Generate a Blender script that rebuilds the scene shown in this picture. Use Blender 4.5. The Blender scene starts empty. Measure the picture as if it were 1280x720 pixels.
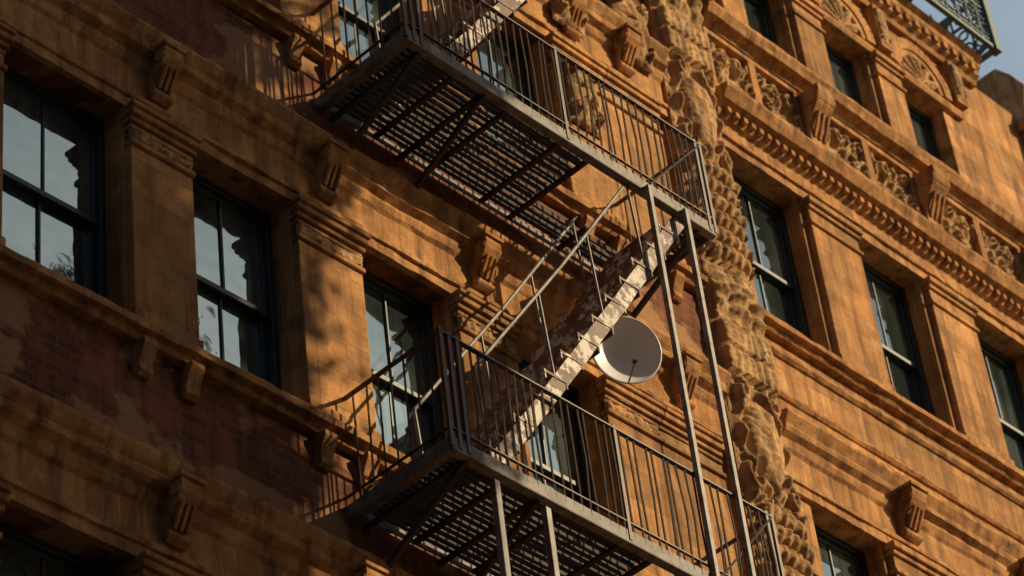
import bpy, math, random, bmesh
from mathutils import Vector, Matrix, noise
random.seed(7)
S=bpy.context.scene
COL=S.collection

# ------------------------------------------------------------------ materials
def nt(name):
    m=bpy.data.materials.new(name);m.use_nodes=True
    t=m.node_tree;return m,t,t.nodes["Principled BSDF"]
def mixc(t,fac,a,b,blend='MIX'):
    n=t.nodes.new("ShaderNodeMix");n.data_type='RGBA';n.blend_type=blend
    for s,v in ((n.inputs[0],fac),(n.inputs[6],a),(n.inputs[7],b)):
        if hasattr(v,'links'): t.links.new(v,s)
        elif isinstance(v,(int,float)): s.default_value=v
        else: s.default_value=(*v,1)
    return n.outputs[2]
def ramp(t,src,p0,p1,c0=0.0,c1=1.0):
    n=t.nodes.new("ShaderNodeMapRange");n.inputs[1].default_value=p0;n.inputs[2].default_value=p1
    n.inputs[3].default_value=c0;n.inputs[4].default_value=c1;t.links.new(src,n.inputs[0]);return n.outputs[0]
def noi(t,vec,scale,detail=6,rough=.6):
    n=t.nodes.new("ShaderNodeTexNoise");n.inputs["Scale"].default_value=scale;n.inputs["Detail"].default_value=detail
    n.inputs["Roughness"].default_value=rough;t.links.new(vec,n.inputs["Vector"]);return n.outputs["Fac"]
def mapv(t,vec,sc,loc=(0,0,0)):
    n=t.nodes.new("ShaderNodeMapping");n.inputs["Scale"].default_value=sc;n.inputs["Location"].default_value=loc;t.links.new(vec,n.inputs[0]);return n.outputs[0]
def flatv(t,vec):
    s=t.nodes.new("ShaderNodeSeparateXYZ");t.links.new(vec,s.inputs[0])
    a=t.nodes.new("ShaderNodeMath");a.operation='ADD';t.links.new(s.outputs[0],a.inputs[0]);t.links.new(s.outputs[1],a.inputs[1])
    c=t.nodes.new("ShaderNodeCombineXYZ");t.links.new(a.outputs[0],c.inputs[0]);t.links.new(s.outputs[2],c.inputs[1]);return c.outputs[0]

def stone(name,c1,c2,dark,joint=None,bump=.35,rough=.9,patch=None,patch2=None,light=None):
    m,t,b=nt(name)
    tc=t.nodes.new("ShaderNodeTexCoord").outputs["Object"]
    big=noi(t,tc,.9,5);med=noi(t,tc,5,8,.7);fine=noi(t,tc,60,6,.7)
    streak=noi(t,mapv(t,tc,(9,9,.7)),1.0,5,.65);blot=noi(t,mapv(t,tc,(1,1,1.4),(3,1,7)),2.3,7,.68)
    col=mixc(t,ramp(t,big,.35,.65),c1,c2)
    if light: col=mixc(t,ramp(t,blot,.54,.70,0,.7),col,light)
    col=mixc(t,ramp(t,med,.44,.72,0,.7),col,dark)
    col=mixc(t,ramp(t,streak,.44,.68,0,.9),col,dark)
    col=mixc(t,ramp(t,blot,.46,.34,0,.6),col,tuple(x*.5 for x in c2))
    col=mixc(t,ramp(t,fine,.35,.7,.0,.32),col,tuple(x*.40 for x in c1))
    h=t.nodes.new("ShaderNodeMath");h.operation='MULTIPLY_ADD'
    t.links.new(med,h.inputs[0]);h.inputs[1].default_value=1.5;t.links.new(fine,h.inputs[2]);hh=h.outputs[0]
    if joint:
        bw,rh,mo,mc,js=joint
        br=t.nodes.new("ShaderNodeTexBrick");t.links.new(flatv(t,tc),br.inputs["Vector"])
        br.inputs["Scale"].default_value=1;br.inputs["Brick Width"].default_value=bw;br.inputs["Row Height"].default_value=rh
        br.inputs["Mortar Size"].default_value=mo;br.inputs["Mortar Smooth"].default_value=.3
        br.inputs["Color1"].default_value=(.6,.6,.6,1);br.inputs["Color2"].default_value=(1.2,1.15,1.1,1);br.inputs["Mortar"].default_value=(1,1,1,1)
        col=mixc(t,.75,col,br.outputs["Color"],'MULTIPLY')
        f=t.nodes.new("ShaderNodeMath");f.operation='MULTIPLY';t.links.new(br.outputs["Fac"],f.inputs[0]);f.inputs[1].default_value=js
        col=mixc(t,f.outputs[0],col,mc)
        g=t.nodes.new("ShaderNodeMath");g.operation='MULTIPLY_ADD';t.links.new(br.outputs["Fac"],g.inputs[0]);g.inputs[1].default_value=-1.2;t.links.new(hh,g.inputs[2]);hh=g.outputs[0]
    if patch:
        pc=mixc(t,ramp(t,fine,.3,.7),patch,tuple(x*.6 for x in patch))
        col=mixc(t,ramp(t,noi(t,mapv(t,tc,(1,1,1.3)),.95,5,.55),.52,.55,0,.85),col,pc)
    if patch2:
        col=mixc(t,ramp(t,noi(t,mapv(t,tc,(1.2,1,1.7)),1.3,6,.6),.60,.66,0,.8),col,patch2)
    bp=t.nodes.new("ShaderNodeBump");bp.inputs["Strength"].default_value=bump;bp.inputs["Distance"].default_value=.02
    t.links.new(hh,bp.inputs["Height"]);t.links.new(bp.outputs[0],b.inputs["Normal"])
    t.links.new(col,b.inputs["Base Color"]);b.inputs["Roughness"].default_value=rough
    b.inputs["Specular IOR Level"].default_value=.2
    return m
M_stone=stone("brownstone",(.66,.335,.125),(.52,.24,.085),(.12,.052,.024),bump=.5,light=(.70,.43,.20))
M_ash=stone("ashlar",(.68,.355,.135),(.55,.265,.095),(.15,.068,.032),joint=(.55,.305,.004,(.12,.055,.028),.6),patch2=(.23,.115,.052),light=(.70,.44,.21),bump=.38)
M_carve=stone("carved_stone",(.68,.42,.20),(.56,.31,.135),(.10,.05,.024),bump=.6,light=(.70,.50,.30))
M_brick=stone("red_brick",(.30,.11,.052),(.22,.078,.04),(.08,.03,.018),joint=(.215,.075,.006,(.22,.11,.065),.5),patch=(.46,.25,.12),light=(.38,.17,.09))
M_opp=stone("plain_brick",(.25,.14,.09),(.2,.1,.07),(.1,.06,.04),joint=(.22,.075,.008,(.3,.25,.2),.6))
def metal(name,c,rust,thr=(.5,.62),rough=.6,sc=14):
    m,t,b=nt(name);tc=t.nodes.new("ShaderNodeTexCoord").outputs["Object"]
    n=noi(t,tc,sc,8,.7);n2=noi(t,tc,2.5,4)
    col=mixc(t,ramp(t,n,*thr),c,rust);col=mixc(t,ramp(t,n2,.4,.7,0,.5),col,tuple(x*.45 for x in c))
    bp=t.nodes.new("ShaderNodeBump");bp.inputs["Strength"].default_value=.5;bp.inputs["Distance"].default_value=.004
    t.links.new(n,bp.inputs["Height"]);t.links.new(bp.outputs[0],b.inputs["Normal"])
    t.links.new(col,b.inputs["Base Color"]);b.inputs["Roughness"].default_value=rough;return m
M_iron=metal("black_iron",(.040,.027,.02),(.09,.04,.022),rough=.8)
M_rail=metal("rail_paint",(.045,.036,.03),(.11,.048,.024),(.42,.6),rough=.55)
M_grey=metal("grey_paint",(.16,.14,.125),(.09,.045,.026),(.46,.58),rough=.6,sc=10)
M_post=metal("post_paint",(.23,.205,.18),(.11,.055,.03),(.47,.6),rough=.55,sc=8)
M_peel=metal("peeling_paint",(.64,.56,.47),(.12,.047,.022),(.45,.50),rough=.65,sc=8)
M_frame=metal("window_paint",(.018,.032,.030),(.03,.035,.03),rough=.45)
M_teal=metal("copper_green",(.045,.10,.10),(.03,.05,.05),rough=.6)
def glassmat():
    m,t,b=nt("window_glass");tc=t.nodes.new("ShaderNodeTexCoord").outputs["Object"]
    fold=noi(t,mapv(t,tc,(14,14,.4)),1.0,2,.5);big=noi(t,mapv(t,tc,(1.1,1,.8)),.9,2)
    col=mixc(t,ramp(t,fold,.35,.65),(.040,.060,.062),(.085,.115,.12))
    col=mixc(t,ramp(t,big,.45,.56,0,.85),col,(.012,.02,.021))
    t.links.new(col,b.inputs["Base Color"]);b.inputs["Roughness"].default_value=.6;b.inputs["Specular IOR Level"].default_value=0
    g=t.nodes.new("ShaderNodeBsdfGlossy");g.inputs["Roughness"].default_value=.025;g.inputs["Color"].default_value=(.74,.96,1,1)
    bp=t.nodes.new("ShaderNodeBump");bp.inputs["Strength"].default_value=.2;bp.inputs["Distance"].default_value=.02
    t.links.new(noi(t,tc,2.2,2),bp.inputs["Height"]);t.links.new(bp.outputs[0],g.inputs["Normal"])
    fr=t.nodes.new("ShaderNodeFresnel");fr.inputs[0].default_value=4.2
    mx=t.nodes.new("ShaderNodeMixShader");t.links.new(fr.outputs[0],mx.inputs[0]);t.links.new(b.outputs[0],mx.inputs[1]);t.links.new(g.outputs[0],mx.inputs[2])
    t.links.new(mx.outputs[0],t.nodes["Material Output"].inputs[0]);return m
M_glass=glassmat()
def plain(name,c,r=.8,k=.25):
    m,t,b=nt(name);tc=t.nodes.new("ShaderNodeTexCoord").outputs["Object"]
    col=mixc(t,noi(t,tc,3,8,.7),tuple(x*(1-k) for x in c),tuple(min(1,x*(1+k)) for x in c))
    t.links.new(col,b.inputs["Base Color"]);b.inputs["Roughness"].default_value=r;return m
M_dish=plain("dish_paint",(.78,.79,.80),.35,.08)
M_asph=plain("asphalt",(.05,.05,.05),.9);M_conc=plain("concrete",(.3,.29,.27),.9);M_line=plain("road_paint",(.75,.75,.7))
M_wood=plain("tank_wood",(.2,.13,.08));M_leaf=plain("leaves",(.06,.09,.03));M_bark=plain("bark",(.12,.09,.07))

# ------------------------------------------------------------------ mesh builder
def empty(name):
    e=bpy.data.objects.new(name,None);COL.objects.link(e);return e
class MB:
    def __init__(s): s.v=[];s.f=[]
    def box(s,x0,x1,y0,y1,z0,z1):
        n=len(s.v)
        s.v+=[(x0,y0,z0),(x1,y0,z0),(x1,y1,z0),(x0,y1,z0),(x0,y0,z1),(x1,y0,z1),(x1,y1,z1),(x0,y1,z1)]
        s.f+=[(n,n+3,n+2,n+1),(n+4,n+5,n+6,n+7),(n,n+1,n+5,n+4),(n+1,n+2,n+6,n+5),(n+2,n+3,n+7,n+6),(n+3,n,n+4,n+7)]
    def prism(s,prof,x0,x1,z=0.,y=0.,seg=1):
        n=len(s.v);k=len(prof)
        for i in range(seg+1):
            x=x0+(x1-x0)*i/seg
            for j,(py,pz) in enumerate(prof):
                a=b=0
                if seg>10 and py<0:
                    a=.010*noise.noise(Vector((x*1.7,j*.6,z)))+.009*noise.noise(Vector((x*9,j*3.1,z)))
                    b=.012*noise.noise(Vector((x*.6,7,z)))+.006*noise.noise(Vector((x*8,j*2.7,z+5)))
                s.v.append((x,py+y+a,pz+z+b))
        for i in range(seg):
            for j in range(k):
                a=n+i*k+j;b=n+i*k+(j+1)%k
                s.f.append((a,b,b+k,a+k))
        s.f.append(tuple(range(n+k-1,n-1,-1)));s.f.append(tuple(range(n+seg*k,n+seg*k+k)))
    def tube(s,p,q,r,seg=6,r2=None):
        p=Vector(p);q=Vector(q);d=(q-p).normalized();a=d.orthogonal().normalized();b=d.cross(a);n=len(s.v)
        r2=r if r2 is None else r2
        for c,rr in((p,r),(q,r2)):
            for i in range(seg):
                t=2*math.pi*i/seg+.3;s.v.append(tuple(c+a*math.cos(t)*rr+b*math.sin(t)*rr))
        for i in range(seg): s.f.append((n+i,n+(i+1)%seg,n+seg+(i+1)%seg,n+seg+i))
        s.f.append(tuple(range(n+seg-1,n-1,-1)));s.f.append(tuple(range(n+seg,n+2*seg)))
    def bar(s,p,q,w,h,up=(0,0,1)):
        p=Vector(p);q=Vector(q);d=(q-p).normalized();a=d.cross(Vector(up)).normalized();b=a.cross(d);n=len(s.v)
        for c in(p,q):
            for u,v in((-1,-1),(1,-1),(1,1),(-1,1)): s.v.append(tuple(c+a*u*w/2+b*v*h/2))
        s.f+=[(n+3,n+2,n+1,n),(n+4,n+5,n+6,n+7)]+[(n+i,n+(i+1)%4,n+4+(i+1)%4,n+4+i) for i in range(4)]
    def field(s,x0,x1,z0,z1,y,fn,res=.015):
        nx=max(2,int((x1-x0)/res));nz=max(2,int((z1-z0)/res));n=len(s.v)
        for j in range(nz+1):
            for i in range(nx+1):
                x=x0+(x1-x0)*i/nx;z=z0+(z1-z0)*j/nz
                h=fn(x,z) if 0<i<nx and 0<j<nz else -.02
                s.v.append((x,y-h,z))
        w=nx+1
        for j in range(nz):
            for i in range(nx):
                a=n+j*w+i;s.f.append((a,a+1,a+w+1,a+w))
    def obj(s,name,mat,parent=None,bevel=0,smooth=False,fix=False):
        me=bpy.data.meshes.new(name);me.from_pydata(s.v,[],s.f);me.update()
        o=bpy.data.objects.new(name,me);COL.objects.link(o);me.materials.append(mat)
        if parent: o.parent=parent
        if fix:
            bm=bmesh.new();bm.from_mesh(me);bmesh.ops.recalc_face_normals(bm,faces=bm.faces);bm.to_mesh(me);bm.free()
        if smooth:
            for p in me.polygons:p.use_smooth=True
        if bevel:
            b=o.modifiers.new("b",'BEVEL');b.width=bevel;b.segments=2;b.limit_method='ANGLE'
        return o

# ------------------------------------------------------------------ carving functions
def fbm(x,z,s,o=3): return noise.fractal(Vector((x*s,z*s,3.1)),1.0,2.0,o)
def spiral(u,v,cx,cz,R,hand=1,tw=9):
    dx=(u-cx);dz=(v-cz);r=math.hypot(dx,dz)/R
    if r>1: return 0
    th=math.atan2(dz,dx*hand)
    return (1-r**3)*(.5+.5*math.sin(th+tw*r**.8))
def arab(x,z,z0,z1,cell=.36):
    H=z1-z0;c=math.floor(x/cell);u=(x/cell-c)*2-1;v=((z-z0)/H)*2-1;hd=1 if c%2 else -1
    h=max(spiral(u,v,-.45,.35*hd,.62,hd),spiral(u,v,.45,-.35*hd,.62,-hd),.9*math.exp(-((u/.25)**2+(v/.9)**2))*(.6+.4*math.cos(14*v)),
          spiral(u,v,.5,.6*hd,.36,1)*.8,spiral(u,v,-.5,-.65*hd,.36,-1)*.8)
    return h
def frieze_fn(z0,z1,d=.07):
    def f(x,z):
        return d*arab(x,z,z0,z1)+.016*fbm(x,z,22)
    return f
def leafy(u,v):
    r=math.hypot(u,v);th=math.atan2(u,v)
    a=max(0,1-r)**.5*(.62+.38*abs(math.cos(3.5*th)))
    b=max(spiral(u,v,-.62,.62,.36,-1),spiral(u,v,.62,.62,.36,1),spiral(u,v,-.6,-.65,.34,1),spiral(u,v,.6,-.65,.34,-1))
    return max(a,b*.9)
def roll(w): return math.sqrt(max(0,1-(2*w-1)**2))
def pil_fn(x,z):
    u=(x-4.65)/.335;p=(z-12.3)/1.21;k=math.floor(p);v=(p-k)*2-1
    kk=int(k)%3
    au=abs(u)
    if kk==0:
        zz=z*5.2+.35*u*u
        w=zz%1.0;o=int(zz)%2
        h=roll(w)*(.72+.2*math.cos(u*1.5))*(1 if au<(.95 if o else .74) else .25)
        h+=.10*math.cos(22*u)*roll(w)
        h=max(h,.9*max(spiral(u,w*2-1,-.8,0,.35,1,5),spiral(u,w*2-1,.8,0,.35,-1,5)))
    elif kk==1:
        uu=u/.62;vv=v/.70
        sh=max(0,1-(abs(uu)**2.4+abs(vv)**2.4))**.45
        ring=math.exp(-((math.hypot(uu*.8,vv*.8)-1.0)/.13)**2)*(.7+.3*math.cos(10*math.atan2(v,u)))
        vol=max(spiral(u,v,-.6,.75,.42,-1,7),spiral(u,v,.6,.75,.42,1,7),spiral(u,v,-.6,-.75,.42,1,7),spiral(u,v,.6,-.75,.42,-1,7))
        lf=max(0,1-math.hypot(u/.4,(v+.78)/.3))**.5*(.6+.4*abs(math.cos(9*u)))
        h=max(sh*.95+.12*math.cos(12*u)*math.cos(8*v)*sh,ring*.75,vol*.85,lf)
    else:
        if v<-.1:
            w=((v+1)/.45)%1;h=.6+.15*roll(w) if .08<w<.92 and au<.92 else .08
            h+=.05*math.cos(u*24)*(.08<w<.92)
        else:
            vv=(v-.45)/.55
            lf=max(0,1-abs(vv))**.5*(.5+.5*abs(math.cos(4.7*u+vv*1.2*(1 if u>0 else -1))))*(.85+.15*math.cos(u*2))
            h=lf+.18*math.cos(vv*14)*lf
    edge=min(1,(1-au)*9)
    return (.135*h*max(0,edge))+.012*fbm(x,z,6)+.011*fbm(x,z,24)
def leaf_block(cx,cz,rx,rz,d=.06):
    def f(x,z): return d*leafy((x-cx)/rx,(z-cz)/rz)+.012*fbm(x,z,25)
    return f

# ------------------------------------------------------------------ BUILDING
B=empty("brownstone_building")
brick=MB();ash=MB();trim=MB();pier=MB();carve=MB();glass=MB();frame=MB()
ST=3.63
XL=-12.2;XS=4.3;XR=10.75
def window(x0,x1,z0,z1,y=.16,mull=True):
    w=x1-x0;fr=frame
    fr.box(x0,x0+.05,y,.45,z0,z1);fr.box(x1-.05,x1,y,.45,z0,z1)
    fr.box(x0+.05,x1-.05,y+.003,.45,z1-.055,z1);fr.box(x0+.05,x1-.05,y-.03,.45,z0,z0+.05)
    a=x0+.05;b=x1-.05;zm=z0+(z1-z0)*.5+random.uniform(-.01,.02)
    for (s0,s1,yy) in ((zm-.02,z1-.055,y+.03),(z0+.05,zm+.02,y+.07)):
        fr.box(a,a+.035,yy,yy+.035,s0,s1);fr.box(b-.035,b,yy,yy+.035,s0,s1)
        fr.box(a+.035,b-.035,yy+.002,yy+.035,s1-.04,s1);fr.box(a+.035,b-.035,yy-.002,yy+.035,s0,s0+.045)
        if mull:
            c=(a+b)/2;fr.box(c-.010,c+.010,yy+.006,yy+.03,s0+.045,s1-.04)
        for (ga,gb) in ((a+.025,(a+b)/2),((a+b)/2,b-.025)):
            t=random.uniform(-.006,.006);t3=random.uniform(-.006,.006);n=len(glass.v);g=yy+.02
            glass.v+=[(ga,g,s0+.03),(gb,g+t,s0+.03),(gb,g+t+t3,s1-.03),(ga,g+t3,s1-.03)];glass.f.append((n,n+1,n+2,n+3))
ENT=[(.02,0),(-.04,0),(-.04,.09),(-.062,.095),(-.062,.135),(-.03,.155),(-.03,.40),(-.055,.43),(-.07,.48),(-.07,.51),(-.125,.55),(-.135,.59),(-.125,.61),(-.15,.65),(-.175,.70),(-.175,.735),(.02,.77)]
SILL=[(.15,0),(-.06,0),(-.08,.03),(-.08,.05),(-.13,.055),(-.135,.11),(.15,.135)]
CONS=[(.01,-.30),(-.05,-.32),(-.09,-.29),(-.10,-.25),(-.08,-.20),(-.09,-.13),(-.14,-.06),(-.20,0),(-.235,.06),(-.25,.12),(-.245,.17),(.01,.17)]
def console(x,z,w=.17,s=1.0,y=0):
    prof=[(a*s,b*s) for a,b in CONS]
    trim.prism(prof,x-w/2,x+w/2,z,y)
    trim.tube((x-w/2-.012,y-.175*s,z+.085*s),(x+w/2+.012,y-.175*s,z+.085*s),.06*s,12)
    trim.tube((x-w/2-.01,y-.07*s,z-.26*s),(x+w/2+.01,y-.07*s,z-.26*s),.035*s,10)
    for dx in(-.28,0,.28): trim.bar((x+dx*w,y-.205*s,z-.02*s),(x+dx*w,y-.095*s,z-.21*s),.022,.03)
    trim.box(x-w/2-.02,x+w/2+.02,y-.27*s,y+.01,z+.172*s,z+.21*s)
colsL=[]
for i in range(-7,3):
    c=.765+1.55*i
    if i==-1:a=(-1.225,-.355)
    elif i==-2:a=(-2.79,-1.83)
    else:a=(c-.44,c+.44)
    colsL.append(a)
colsL.append((3.42,4.1))
colsL=sorted(c for c in colsL if c[0]>XL+.3)
for k in range(-4,3):
    z0=15.68+ST*k;z1=z0+1.85
    if k==2: z1=z0+1.6
    edges=[XL]+[e for c in colsL for e in c]+[XS+.1]
    for j in range(0,len(edges),2):
        a,b=edges[j],edges[j+1]
        ash.box(a,b,0,.5,z0-.12,z1+.0)
        if 0<j<len(edges)-2:
            pier.box(a+.035,b-.035,-.055,0.01,z0+.0,z1-.34)
            pier.box(a+.02,b-.02,-.075,0.01,z0-.0,z0+.11)
            pier.box(a+.025,b-.025,-.08,0.01,z1-.335,z1-.295)
            carve.field(a+.035,b-.035,z1-.292,z1-.19,-.06,frieze_fn(z1-.292,z1-.19,.02),.014)
            pier.box(a+.03,b-.03,-.062,0.01,z1-.188,z1-.15)
            pier.box(a+.015,b-.015,-.085,0.01,z1-.148,z1-.10)
            pier.box(a+.005,b-.005,-.115,0.01,z1-.098,z1-.045)
            pier.box(a+.0,b-.0,-.135,0.01,z1-.043,z1-.002)
            cx=(a+b)/2
            console(cx+.0,z1+.44,.16,.80,-.02)
            for dx in(-.19,.19): trim.prism([(.01,-.24),(-.03,-.25),(-.06,-.22),(-.055,-.17),(-.08,-.1),(-.115,-.04),(-.115,-.0),(.01,0)],cx+dx-.055,cx+dx+.055,z0-.137)
    for a,b in colsL: window(a,b,z0,z1)
    trim.prism(SILL,XL,XS-.01,z0-.135,0,260)
    trim.prism(ENT,XL,XS-.004,z1,0,260)
    brick.box(XL,XS+.1,.0,.5,z1,z0+ST-.12 if k<2 else 25.15)
RC=[(5.3,6.2),(6.98,7.88),(8.7,9.6)]
RB=[(5.15,6.09),(6.92,7.85),(8.66,9.58)]
RA=[(5.06,5.42),(5.9,6.62),(7.18,7.92),(8.46,9.2)]
def rowR(cols,z0,z1,face=True):
    edges=[XS+.1]+[e for c in cols for e in c]+[XR]
    for j in range(0,len(edges),2):
        a,b=edges[j],edges[j+1]
        ash.box(a,b,0,.5,z0-.12,z1)
        if face and 0<j<len(edges)-2:
            pier.box(a+.06,b-.06,-.06,.01,z0,z1-.30)
            pier.box(a+.04,b-.04,-.08,.01,z0,z0+.12)
            pier.box(a+.04,b-.04,-.085,.01,z1-.298,z1-.26)
            pier.box(a+.06,b-.06,-.063,.01,z1-.26,z1-.12)
            pier.box(a+.045,b-.045,-.09,.01,z1-.118,z1-.07)
            pier.box(a+.03,b-.03,-.12,.01,z1-.068,z1-.002)
    for a,b in cols: window(a,b,z0,z1,mull=(z0<22))
for k in(-4,-3,-2,-1,0):
    rowR(RC,15.68+ST*k,17.53+ST*k)
    trim.prism(SILL,XS+.7,XR,15.545+ST*k,0,60);trim.prism(ENT,XS+.7,XR,17.53+ST*k,0,100)
    for x in(6.59,8.29,10.0):console(x,17.53+ST*k+.44,.2,.9,-.02)
    top=15.56+ST*(k+1) if k<0 else 19.23
    ash.box(XS+.1,XR,0,.5,17.53+ST*k,top)
rowR(RB,19.35,21.28)
trim.prism(SILL,XS+.7,XR,19.215,0,100)
trim.prism([(.01,0),(-.02,0),(-.045,.03),(-.045,.06),(.01,.09)],XS+.7,XR,19.02,0,100)
trim.prism([(.01,0),(-.02,0),(-.04,.03),(-.04,.05),(.01,.07)],XS+.7,XR,18.55,0,100)
ash.box(XS+.1,XR,0,.5,21.28,22.83)
ENT2=[(.02,0),(-.05,0),(-.05,.10),(-.078,.105),(-.078,.145),(-.035,.165),(-.035,.32),(-.075,.35),(-.10,.40),(-.10,.43),(-.19,.47),(-.21,.52),(-.24,.58),(-.24,.62),(.02,.66)]
trim.prism(ENT2,XS+.7,XR,21.28,0,100)
x=XS+.78
while x<XR-.1:
    trim.box(x,x+.055,-.14,-.09,21.655,21.715);x+=.11
prev=5.05
for x in (6.5,8.25,10.0,XR-.02+.13):
    a,b=prev,x-.13
    trim.box(a,b,-.075,.01,22.0,22.05);trim.box(a,b,-.075,.01,22.70,22.76)
    trim.box(a,a+.05,-.074,.01,22.05,22.70);trim.box(b-.05,b,-.074,.01,22.05,22.70)
    mid=(a+b)/2
    if b-a>.9: trim.box(mid-.05,mid+.05,-.074,.01,22.05,22.70)
    for (p,q) in (((a+.05,mid-.05),(mid+.05,b-.05)) if b-a>.9 else ((a+.05,b-.05),)):
        carve.field(p,q,22.052,22.698,-.0,frieze_fn(22.05,22.70,.095),.013)
    prev=x+.13
for x in(6.5,8.25,10.0):
    prof=[(.01,-.42),(-.08,-.42),(-.13,-.36),(-.12,-.25),(-.14,-.12),(-.20,0),(-.27,.1),(-.31,.2),(-.31,.3),(.01,.3)]
    trim.prism(prof,x-.12,x+.12,22.40)
    trim.tube((x-.135,-.22,22.58),(x+.135,-.22,22.58),.085,14);trim.tube((x-.13,-.09,22.05),(x+.13,-.09,22.05),.05,12)
    for dx in(-.07,0,.07): trim.bar((x+dx,-.235,22.42),(x+dx,-.125,22.16),.03,.03)
trim.prism([(.15,0),(-.09,0),(-.11,.04),(-.19,.07),(-.21,.12),(-.23,.16),(-.23,.20),(.15,.23)],XS+.7,XR,22.765,0,100)
rowR(RA,22.95,24.3,True)
ash.box(XS+.1,XR,0,.5,24.3,25.15)
trim.prism([(.02,0),(-.05,0),(-.07,.05),(-.07,.08),(.02,.11)],XS+.1,9.5,24.31)
for a,b in RA[1:]:
    cx=(a+b)/2;R=(b-a)/2+.08
    n=18
    for r,yy,th in((R,-.10,.05),(R-.09,-.07,.03)):
        for i in range(n):
            t0=math.pi*i/n;t1=math.pi*(i+1)/n
            trim.bar((cx+r*math.cos(t0),-.03,24.45+r*math.sin(t0)),(cx+r*math.cos(t1),-.03,24.45+r*math.sin(t1)),abs(yy)*1.4,th*1.7,up=(0,1,0))
    def shell(x,z,cx=cx,R=R):
        u=(x-cx);v=z-24.43;r=math.hypot(u,v)
        if r>R-.12: return -.015
        return .05*(.5+.5*math.cos(13*math.atan2(v,u)))*min(1,r/.1)+.02
    carve.field(cx-R+.1,cx+R-.1,24.43,24.43+R-.1,-.0,shell,.015)
for x in(5.66,6.9,8.19,9.45):
    trim.box(x-.09,x+.09,-.12,.01,24.45,25.05)
    carve.field(x-.085,x+.085,24.5,25.02,-.12,leaf_block(x,24.76,.085,.26,.05),.013)
MC=[(.02,0),(-.06,0),(-.08,.06),(-.13,.10),(-.13,.16),(-.17,.2),(-.18,.26),(-.22,.31),(-.22,.34),(.3,.36)]
trim.prism(MC,XL,9.95,25.06)
x=XS+.2
while x<9.85:
    trim.box(x,x+.07,-.165,-.12,25.165,25.255);x+=.16
pier.box(4.3,5.0,-.07,.02,4,22.95)
carve.field(4.31,4.99,11.0,22.9,-.075,pil_fn,.011)
trim.box(4.24,5.06,-.28,.01,22.96,23.12)
for (cx,cz,rx,rz) in((3.06,21.9,.2,.5),(1.53,21.75,.2,.35),(3.06,20.6,.2,.35),(3.9,21.95,.25,.4)):
    carve.field(cx-rx,cx+rx,cz-rz,cz+rz,-.09,leaf_block(cx,cz,rx,rz,.12),.014)
body=MB()
body.box(XL,XR,.5,14,0,25.1)
body.obj("body",M_brick,B)
lowb=MB();lowb.box(XL,XR,0,.5,0,15.56+ST*-4);lowb.obj("base_wall",M_ash,B)
brick.obj("brick_wall",M_brick,B)
ash.obj("ashlar_wall",M_ash,B)
trim.obj("mouldings",M_stone,B,bevel=.006,fix=True)
pier.obj("pilasters",M_ash,B,bevel=.01,fix=True)
carve.obj("carved_ornament",M_carve,B,smooth=True)
glass.obj("window_panes",M_glass,B)
frame.obj("window_frames",M_frame,B,bevel=.004)
tur=MB();tur.box(10.752,11.9,-.15,.6,0,24.9);tur.obj("corner_pier",M_ash,B,bevel=.02)
t2=MB();t2.box(10.7,11.95,-.22,.66,24.9,25.05)
t2.prism([(-.2,0),(-.25,.08),(-.12,.25),(-.18,.5),(-.05,.75),(.1,.95),(.5,.95),(.5,0)],10.8,11.8,25.05)
t2.obj("corner_pier_cap",M_carve,B,bevel=.02,fix=True)
# roof cresting: wrought scroll railing above the cornice, with an end return
cr=MB();YC=-.34;ZB=25.46
def scroll(P,u,zz,r):
    for i in range(12):
        t0=2*math.pi*i/12;t1=2*math.pi*(i+1)/12
        cr.tube(P+u*(r*math.cos(t0))+Vector((0,0,zz+r*math.sin(t0))),P+u*(r*math.cos(t1))+Vector((0,0,zz+r*math.sin(t1))),.014,5)
def crest(p,q):
    p=Vector(p);q=Vector(q);L_=(q-p).length;u=(q-p)/L_;n=max(1,round(L_/.2))
    for h_,w_ in((0,.05),(.1,.02),(.58,.025),(.80,.045)): cr.bar(p+Vector((0,0,ZB+h_)),q+Vector((0,0,ZB+h_)),w_,w_)
    for i in range(n+1):
        c=p+u*(L_*i/n);cr.tube(c+Vector((0,0,ZB)),c+Vector((0,0,ZB+.9)),.016,6);cr.tube(c+Vector((0,0,ZB+.9)),c+Vector((0,0,ZB+1.05)),.032,6,.002)
        if i<n:
            m_=c+u*(L_/n/2);scroll(m_,u,ZB+.24,.085);scroll(m_,u,ZB+.45,.06);scroll(m_,u,ZB+.69,.05)
crest((5.0,YC,0),(10.05,YC,0));crest((10.05,YC,0),(10.05,.5,0))
cr.box(XL,5.0,YC-.03,YC+.03,ZB-.03,ZB+.05)
for xx in(6.0,8.0,10.05):
    cr.box(xx-.05,xx+.05,YC-.05,YC+.05,ZB-.04,ZB+1.1);cr.tube((xx,YC,ZB+1.1),(xx,YC,ZB+1.4),.05,8,.005)
x=5.1
while x<10:
    cr.bar((x,-.1,25.36),(x,YC,ZB-.01),.04,.05);x+=.6
cr.obj("roof_cresting",M_teal,B)

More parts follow.
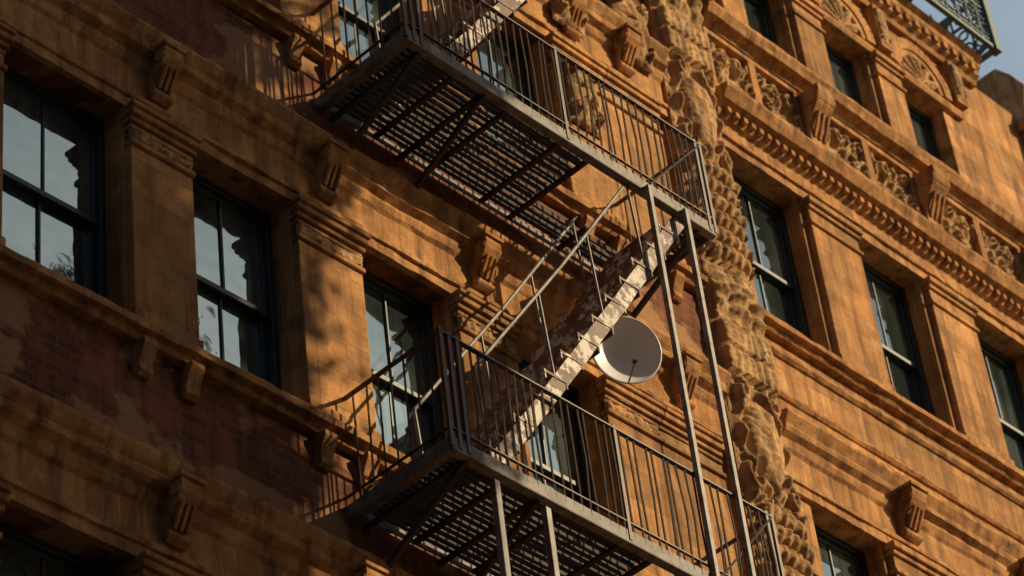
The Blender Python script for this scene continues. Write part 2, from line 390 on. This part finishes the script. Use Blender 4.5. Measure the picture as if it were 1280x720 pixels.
# ------------------------------------------------------------------ FIRE ESCAPE
F=empty("fire_escape")
slat=MB();rail=MB();edge=MB();post=MB();stair=MB();hand=MB()
X0,X1,YF=0.0,3.32,-.95
for k in range(-2,3):
    z=15.05+ST*k
    edge.bar((X0,YF,z),(X1,YF,z),.014,.10);edge.bar((X0,YF+.03,z-.05),(X1,YF+.03,z-.05),.07,.010)
    edge.bar((X0,YF,z),(X0,0,z),.014,.10);edge.bar((X0+.03,YF+.01,z-.052),(X0+.03,0,z-.052),.07,.010)
    edge.bar((X1,YF,z),(X1,0,z),.014,.10)
    edge.bar((X0,-.05,z),(X1,-.05,z),.012,.06)
    y=YF+.06
    while y<-.06:
        segs=[(X0+.01,X1-.01)]
        if y<-.30: segs=[(X0+.01,1.95),(3.02,X1-.01)] 
        for a,b in segs:
            sg=random.uniform(-.008,.008);dz=random.uniform(-.006,.006)
            slat.bar((a,y,z+.01+dz),(b,y+sg,z+.01-dz),.018,.045)
        y+=.052
    for x in(.55,1.1,1.65,1.95,2.5,3.02):
        if x==2.5: slat.bar((x,-.36,z-.02),(x,-.05,z-.02),.035,.03)
        else: slat.bar((x,YF,z-.02),(x,-.05,z-.02),.035,.03)
    for x in(.16,.82,3.15):
        slat.bar((x,YF+.06,z-.06),(x,0,z-.52),.03,.045)
        slat.bar((x,YF+.04,z-.048),(x,0,z-.048),.035,.03)
        slat.tube((x,0,z-.48),(x,-.02,z-.6),.04,8)
    zt=z+.90
    rail.bar((X0,YF,zt),(X1,YF,zt),.035,.012);rail.bar((X0,YF,z+.12),(X1,YF,z+.12),.022,.010)
    for xe in(X0,X1):
        rail.bar((xe,YF,zt),(xe,0,zt),.035,.012);rail.bar((xe,YF,z+.12),(xe,0,z+.12),.02,.01)
        y=YF+.115
        while y<-.05:
            rail.tube((xe,y,z),(xe+random.uniform(-.01,.01),y,zt),.008,5);y+=.115
    x=X0+.1;i=0
    while x<X1-.03:
        jx=random.uniform(-.012,.012);jt=random.uniform(-.018,.018);jy=random.uniform(-.025,.012)
        mid=(x+jx+jt/2,YF+jy,(z+zt)/2)
        rail.tube((x+jx,YF,z),mid,.0085,5);rail.tube(mid,(x+jx+jt,YF,zt),.0085,5)
        x+=.085;i+=1
    for x in(X0,X0+.075,X0+.15,X1,X1-.06,1.66): rail.bar((x,YF,z-.03),(x,YF,zt+.03),.028,.028,up=(0,1,0))
    rail.tube((X1-.02,YF-.012,zt-.02),(X1-.75,YF-.012,z+.05),.009,5)
    if k<2:
        p0=Vector((.42,0,z+.04));p1=Vector((2.98,0,z+ST));d=(p1-p0)
        ys=(-.89,-.33)
        for yy in ys:
            # slightly sagging, dented stringers built from short lengths
            pts=[]
            for i in range(15):
                f=i/14;b_=-.035*math.sin(math.pi*f);pts.append(Vector((p0.x+d.x*f,yy+random.uniform(-.004,.004),p0.z-.02+d.z*f+b_+random.uniform(-.006,.006))))
            for i in range(14): stair.bar(pts[i],pts[i+1]+(pts[i+1]-pts[i])*.02,.014,.125,up=(0,0,1))
            q0=Vector((p0.x-.05,yy,p0.z+.78))
            q1=Vector((p0.x-.05+d.x*.80,yy,p0.z+.78+d.z*.80));qm=(q0+q1)/2+Vector((0,-.02,-.025))
            hand.tube(q0,qm,.014,6);hand.tube(qm,q1,.014,6);hand.tube((p0.x+.02,yy,p0.z),q0,.012,6)
            for f in(.3,.55,.78):
                c=p0+d*f;hand.tube((c.x,yy,c.z),(c.x-.05,yy,c.z+.765),.010,6)
        n=13
        for i in range(1,n):
            f=i/n
            c=p0+d*f+Vector((random.uniform(-.015,.015),0,.025-.035*math.sin(math.pi*f)+random.uniform(-.012,.012)))
            tl=random.uniform(-.02,.02)
            stair.bar((c.x,ys[0]-.012,c.z+tl/2),(c.x,ys[1]+.012,c.z-tl/2),.22,.022)
            stair.bar((c.x-.115,ys[0]-.014,c.z-.025+tl/2),(c.x-.115,ys[1]+.014,c.z-.025-tl/2),.014,.075)
            stair.bar((c.x+.10,ys[0]-.010,c.z-.03+tl/2),(c.x+.10,ys[1]+.010,c.z-.03-tl/2),.014,.055)
    if k<1:
        for x in(2.92,2.5):
            post.bar((x,YF-.028,z-.04),(x+.01,YF-.028,z+ST-.02),.042,.042,up=(0,1,0))
for x in(.40,.87):
    post.bar((x,YF+.03,15.0-.06),(x,YF+.03,11.5),.05,.05,up=(0,1,0))
slat.obj("platform_gratings",M_iron,F);rail.obj("railings",M_rail,F);edge.obj("platform_edge_channels",M_grey,F)
post.obj("support_posts",M_post,F,bevel=.004);stair.obj("stairs",M_peel,F);hand.obj("stair_handrails",M_post,F)

# ------------------------------------------------------------------ SATELLITE DISH
L=empty("satellite_dish")
gc=Vector((2.66,-.42,17.50));nrm=Vector((-.50,-.82,-.25)).normalized()
u=nrm.cross(Vector((0,0,1))).normalized();v=u.cross(nrm)
dm=MB();R=.275;rings=14;seg=64;a=.40
dm.v.append(tuple(gc-nrm*a*R))
for i in range(1,rings+1):
    r=R*i/rings
    for j in range(seg):
        t=2*math.pi*j/seg
        dm.v.append(tuple(gc+u*r*math.cos(t)+v*r*math.sin(t)+nrm*(a*r*r/R-a*R)))
for j in range(seg): dm.f.append((0,1+j,1+(j+1)%seg))
for i in range(rings-1):
    for j in range(seg):
        p=1+i*seg+j;q=1+i*seg+(j+1)%seg;dm.f.append((p,p+seg,q+seg,q))
o=dm.obj("reflector",M_dish,L,smooth=True);sm=o.modifiers.new("s",'SOLIDIFY');sm.thickness=.016;sm.offset=0
bv=o.modifiers.new("b",'BEVEL');bv.width=.004;bv.limit_method='ANGLE'
lm=MB();bk=gc-nrm*(a*R+.02)
lm.tube(bk,bk-nrm*.10,.05,12);lm.tube(bk-nrm*.09,(2.98,-.05,gc.z-.02),.018,8);lm.box(2.91,3.05,-.08,-.055,gc.z-.12,gc.z+.08)
low=gc-v*R*1.0;tip=gc+nrm*.18-v*.18;lm.tube(low,tip,.007,6);lm.tube(tip,tip-nrm*.04+v*.02,.018,10)
lm.obj("mount_and_feed",M_post,L)

# ------------------------------------------------------------------ STREET, UNSEEN SHADE TREE, OPPOSITE SHADE BUILDING
def single(name,mb,mat): return mb.obj(name,mat)
g=MB();g.box(-400,400,-400,400,-.3,-.12);single("street",g,M_asph)
g=MB();g.box(-400,400,-3,0,-.12,0.02);single("sidewalk",g,M_conc)
g=MB();g.box(-400,400,-20,-9.2,-.12,0.02);single("sidewalk",g,M_conc)
g=MB()
for i in range(-30,30): g.box(i*6,i*6+3,-6.16,-6.04,-.12,-.116)
single("road_marking",g,M_line)
el=math.radians(27);az=math.radians(39)
O=empty("opposite_shade_building")  # unseen, added with end and roof height set to shade the lower left facade
OX=11.9;OT=24.9
ob=MB();ob.box(-60,OX,-34,-15.2,0,OT);ob.box(-60,OX+.05,-15.4,-15.1,OT,OT+.35)
ob.box(7.3,9.6,-17.4,-15.6,OT,OT+6.6);ob.box(7.15,9.75,-17.5,-15.5,OT+6.6,OT+6.9)  # bulkhead and chimneys added to break up the shade the roof casts
for cx in(4.2,10.7): ob.box(cx-.35,cx+.35,-16.4,-15.5,OT,OT+3.0);ob.box(cx-.42,cx+.42,-16.46,-15.44,OT+3.0,OT+3.2)
ob.obj("walls",M_opp,O)
ot=MB();tx,ty=3.6,-19.2;ot.tube((tx,ty,OT+1.5),(tx,ty,OT+4.5),1.35,20);ot.tube((tx,ty,OT+4.5),(tx,ty,OT+5.5),1.5,20,.05)  # tank added on the unseen roof for blotches of shade
for dx,dy in((-.9,-.9),(.9,-.9),(.9,.9),(-.9,.9)): ot.bar((tx+dx,ty+dy,OT),(tx+dx,ty+dy,OT+1.5),.15,.15,up=(0,1,0))
ot.obj("roof_shade_tank",M_wood,O)
ow=MB();of=MB()
for fl in range(7):
    for i in range(-18,4):
        x=i*2.6+.8;z=1.2+fl*3.5
        ow.box(x,x+1.1,-15.205,-15.18,z,z+1.9);of.box(x-.1,x+1.2,-15.2,-15.05,z-.15,z-.002);of.box(x-.1,x+1.2,-15.2,-15.1,z+1.902,z+2.1);of.box(x,x+1.1,-15.2,-15.15,z+.92,z+.98)
ow.obj("windows",M_glass,O);of.obj("sills",M_conc,O)
T=empty("added_shade_tree");br=MB();lf=MB();tc=Vector((5.3,-10.2,23.2));rad=Vector((2.4,2.2,3.7))  # unseen tree, added to dapple the left facade with shade
base=Vector((6.4,-10.4,0));k1=Vector((6.2,-10.3,11));k2=Vector((5.7,-10.2,19));k3=Vector((5.4,-10.2,25))
br.tube(base,k1,.36,12,.26);br.tube(k1,k2,.26,10,.15);br.tube(k2,k3,.15,8,.04)
rnd=random.Random(11)
cl=[]
while len(cl)<66:
    p=Vector([rnd.uniform(-1,1) for _ in range(3)])
    if .15<p.length<1:
        c=Vector((tc.x+p.x*rad.x,tc.y+p.y*rad.y,tc.z+p.z*rad.z));cl.append(c)
        h=min(max(c.z-2-rnd.random()*2,15),24.5);f=(h-11)/14
        st=k1.lerp(k3,f);md=st.lerp(c,.55)+Vector((0,0,-.25))
        br.tube(st,md,.055,6,.035);br.tube(md,c,.035,5,.012)
        for _ in range(4):
            e=c+Vector([rnd.gauss(0,.3) for _ in range(3)]);br.tube(c,e,.014,4,.005)
for c in cl:
    sg=rnd.uniform(.2,.34)
    for _ in range(int(rnd.uniform(2400,3800)*sg*sg)):
        p=c+Vector([rnd.gauss(0,sg) for _ in range(3)])
        a1=Vector([rnd.gauss(0,1) for _ in range(3)]).normalized();b1=a1.orthogonal().normalized();s1=rnd.uniform(.06,.10)
        n=len(lf.v);lf.v+=[tuple(p-a1*s1),tuple(p+b1*s1*.7),tuple(p+a1*s1),tuple(p-b1*s1*.7)];lf.f.append((n,n+1,n+2,n+3))
br.obj("trunk_and_limbs",M_bark,T);lf.obj("shade_foliage",M_leaf,T)

# ------------------------------------------------------------------ LIGHT
s=Vector((math.sin(az)*math.cos(el),-math.cos(az)*math.cos(el),math.sin(el)))
ld=bpy.data.lights.new("sun",'SUN');ld.energy=5;ld.angle=math.radians(.5);ld.color=(1,.79,.48)
lo=bpy.data.objects.new("sun",ld);COL.objects.link(lo);lo.rotation_euler=s.to_track_quat('Z','Y').to_euler()
w=bpy.data.worlds.new("World");S.world=w;w.use_nodes=True;t=w.node_tree
sk=t.nodes.new("ShaderNodeTexSky");sk.sky_type='NISHITA';sk.sun_disc=False;sk.sun_elevation=el;sk.sun_rotation=math.atan2(s.x,s.y)
sk.dust_density=2;sk.air_density=1.2
gn=t.nodes.new("ShaderNodeTexCoord").outputs["Generated"]
sx=t.nodes.new("ShaderNodeSeparateXYZ");t.links.new(gn,sx.inputs[0])
cm=ramp(t,sx.outputs[1],.0,.30)
cn=ramp(t,noi(t,gn,3.5,6,.6),.3,.7,.45,.9)
mm=t.nodes.new("ShaderNodeMath");mm.operation='MULTIPLY';t.links.new(cm,mm.inputs[0]);t.links.new(cn,mm.inputs[1])
skc=mixc(t,mm.outputs[0],sk.outputs[0],(6.2,7.8,9.2))
t.links.new(skc,t.nodes["Background"].inputs[0]);t.nodes["Background"].inputs[1].default_value=.06
S.view_settings.view_transform='Standard';S.view_settings.look='None';S.view_settings.exposure=0
# ------------------------------------------------------------------ CAMERA
cd=bpy.data.cameras.new("camera");cam=bpy.data.objects.new("camera",cd);COL.objects.link(cam)
r0=Vector((.69585,-.71101,-.10131));r1=Vector((.40813,.50756,-.75882));r2=Vector((.59095,.48668,.64337))
m=Matrix.Identity(4)
for i,c in enumerate((r0,-r1,-r2)):
    for j in range(3): m[j][i]=c[j]
m.translation=Vector((-11.121,-10.761,3.773));cam.matrix_world=m
cd.sensor_width=36;cd.lens=104.55;cd.clip_end=2000;cd.clip_start=.1
cd.dof.use_dof=True;cd.dof.focus_distance=20.5;cd.dof.aperture_fstop=2.4
S.camera=cam
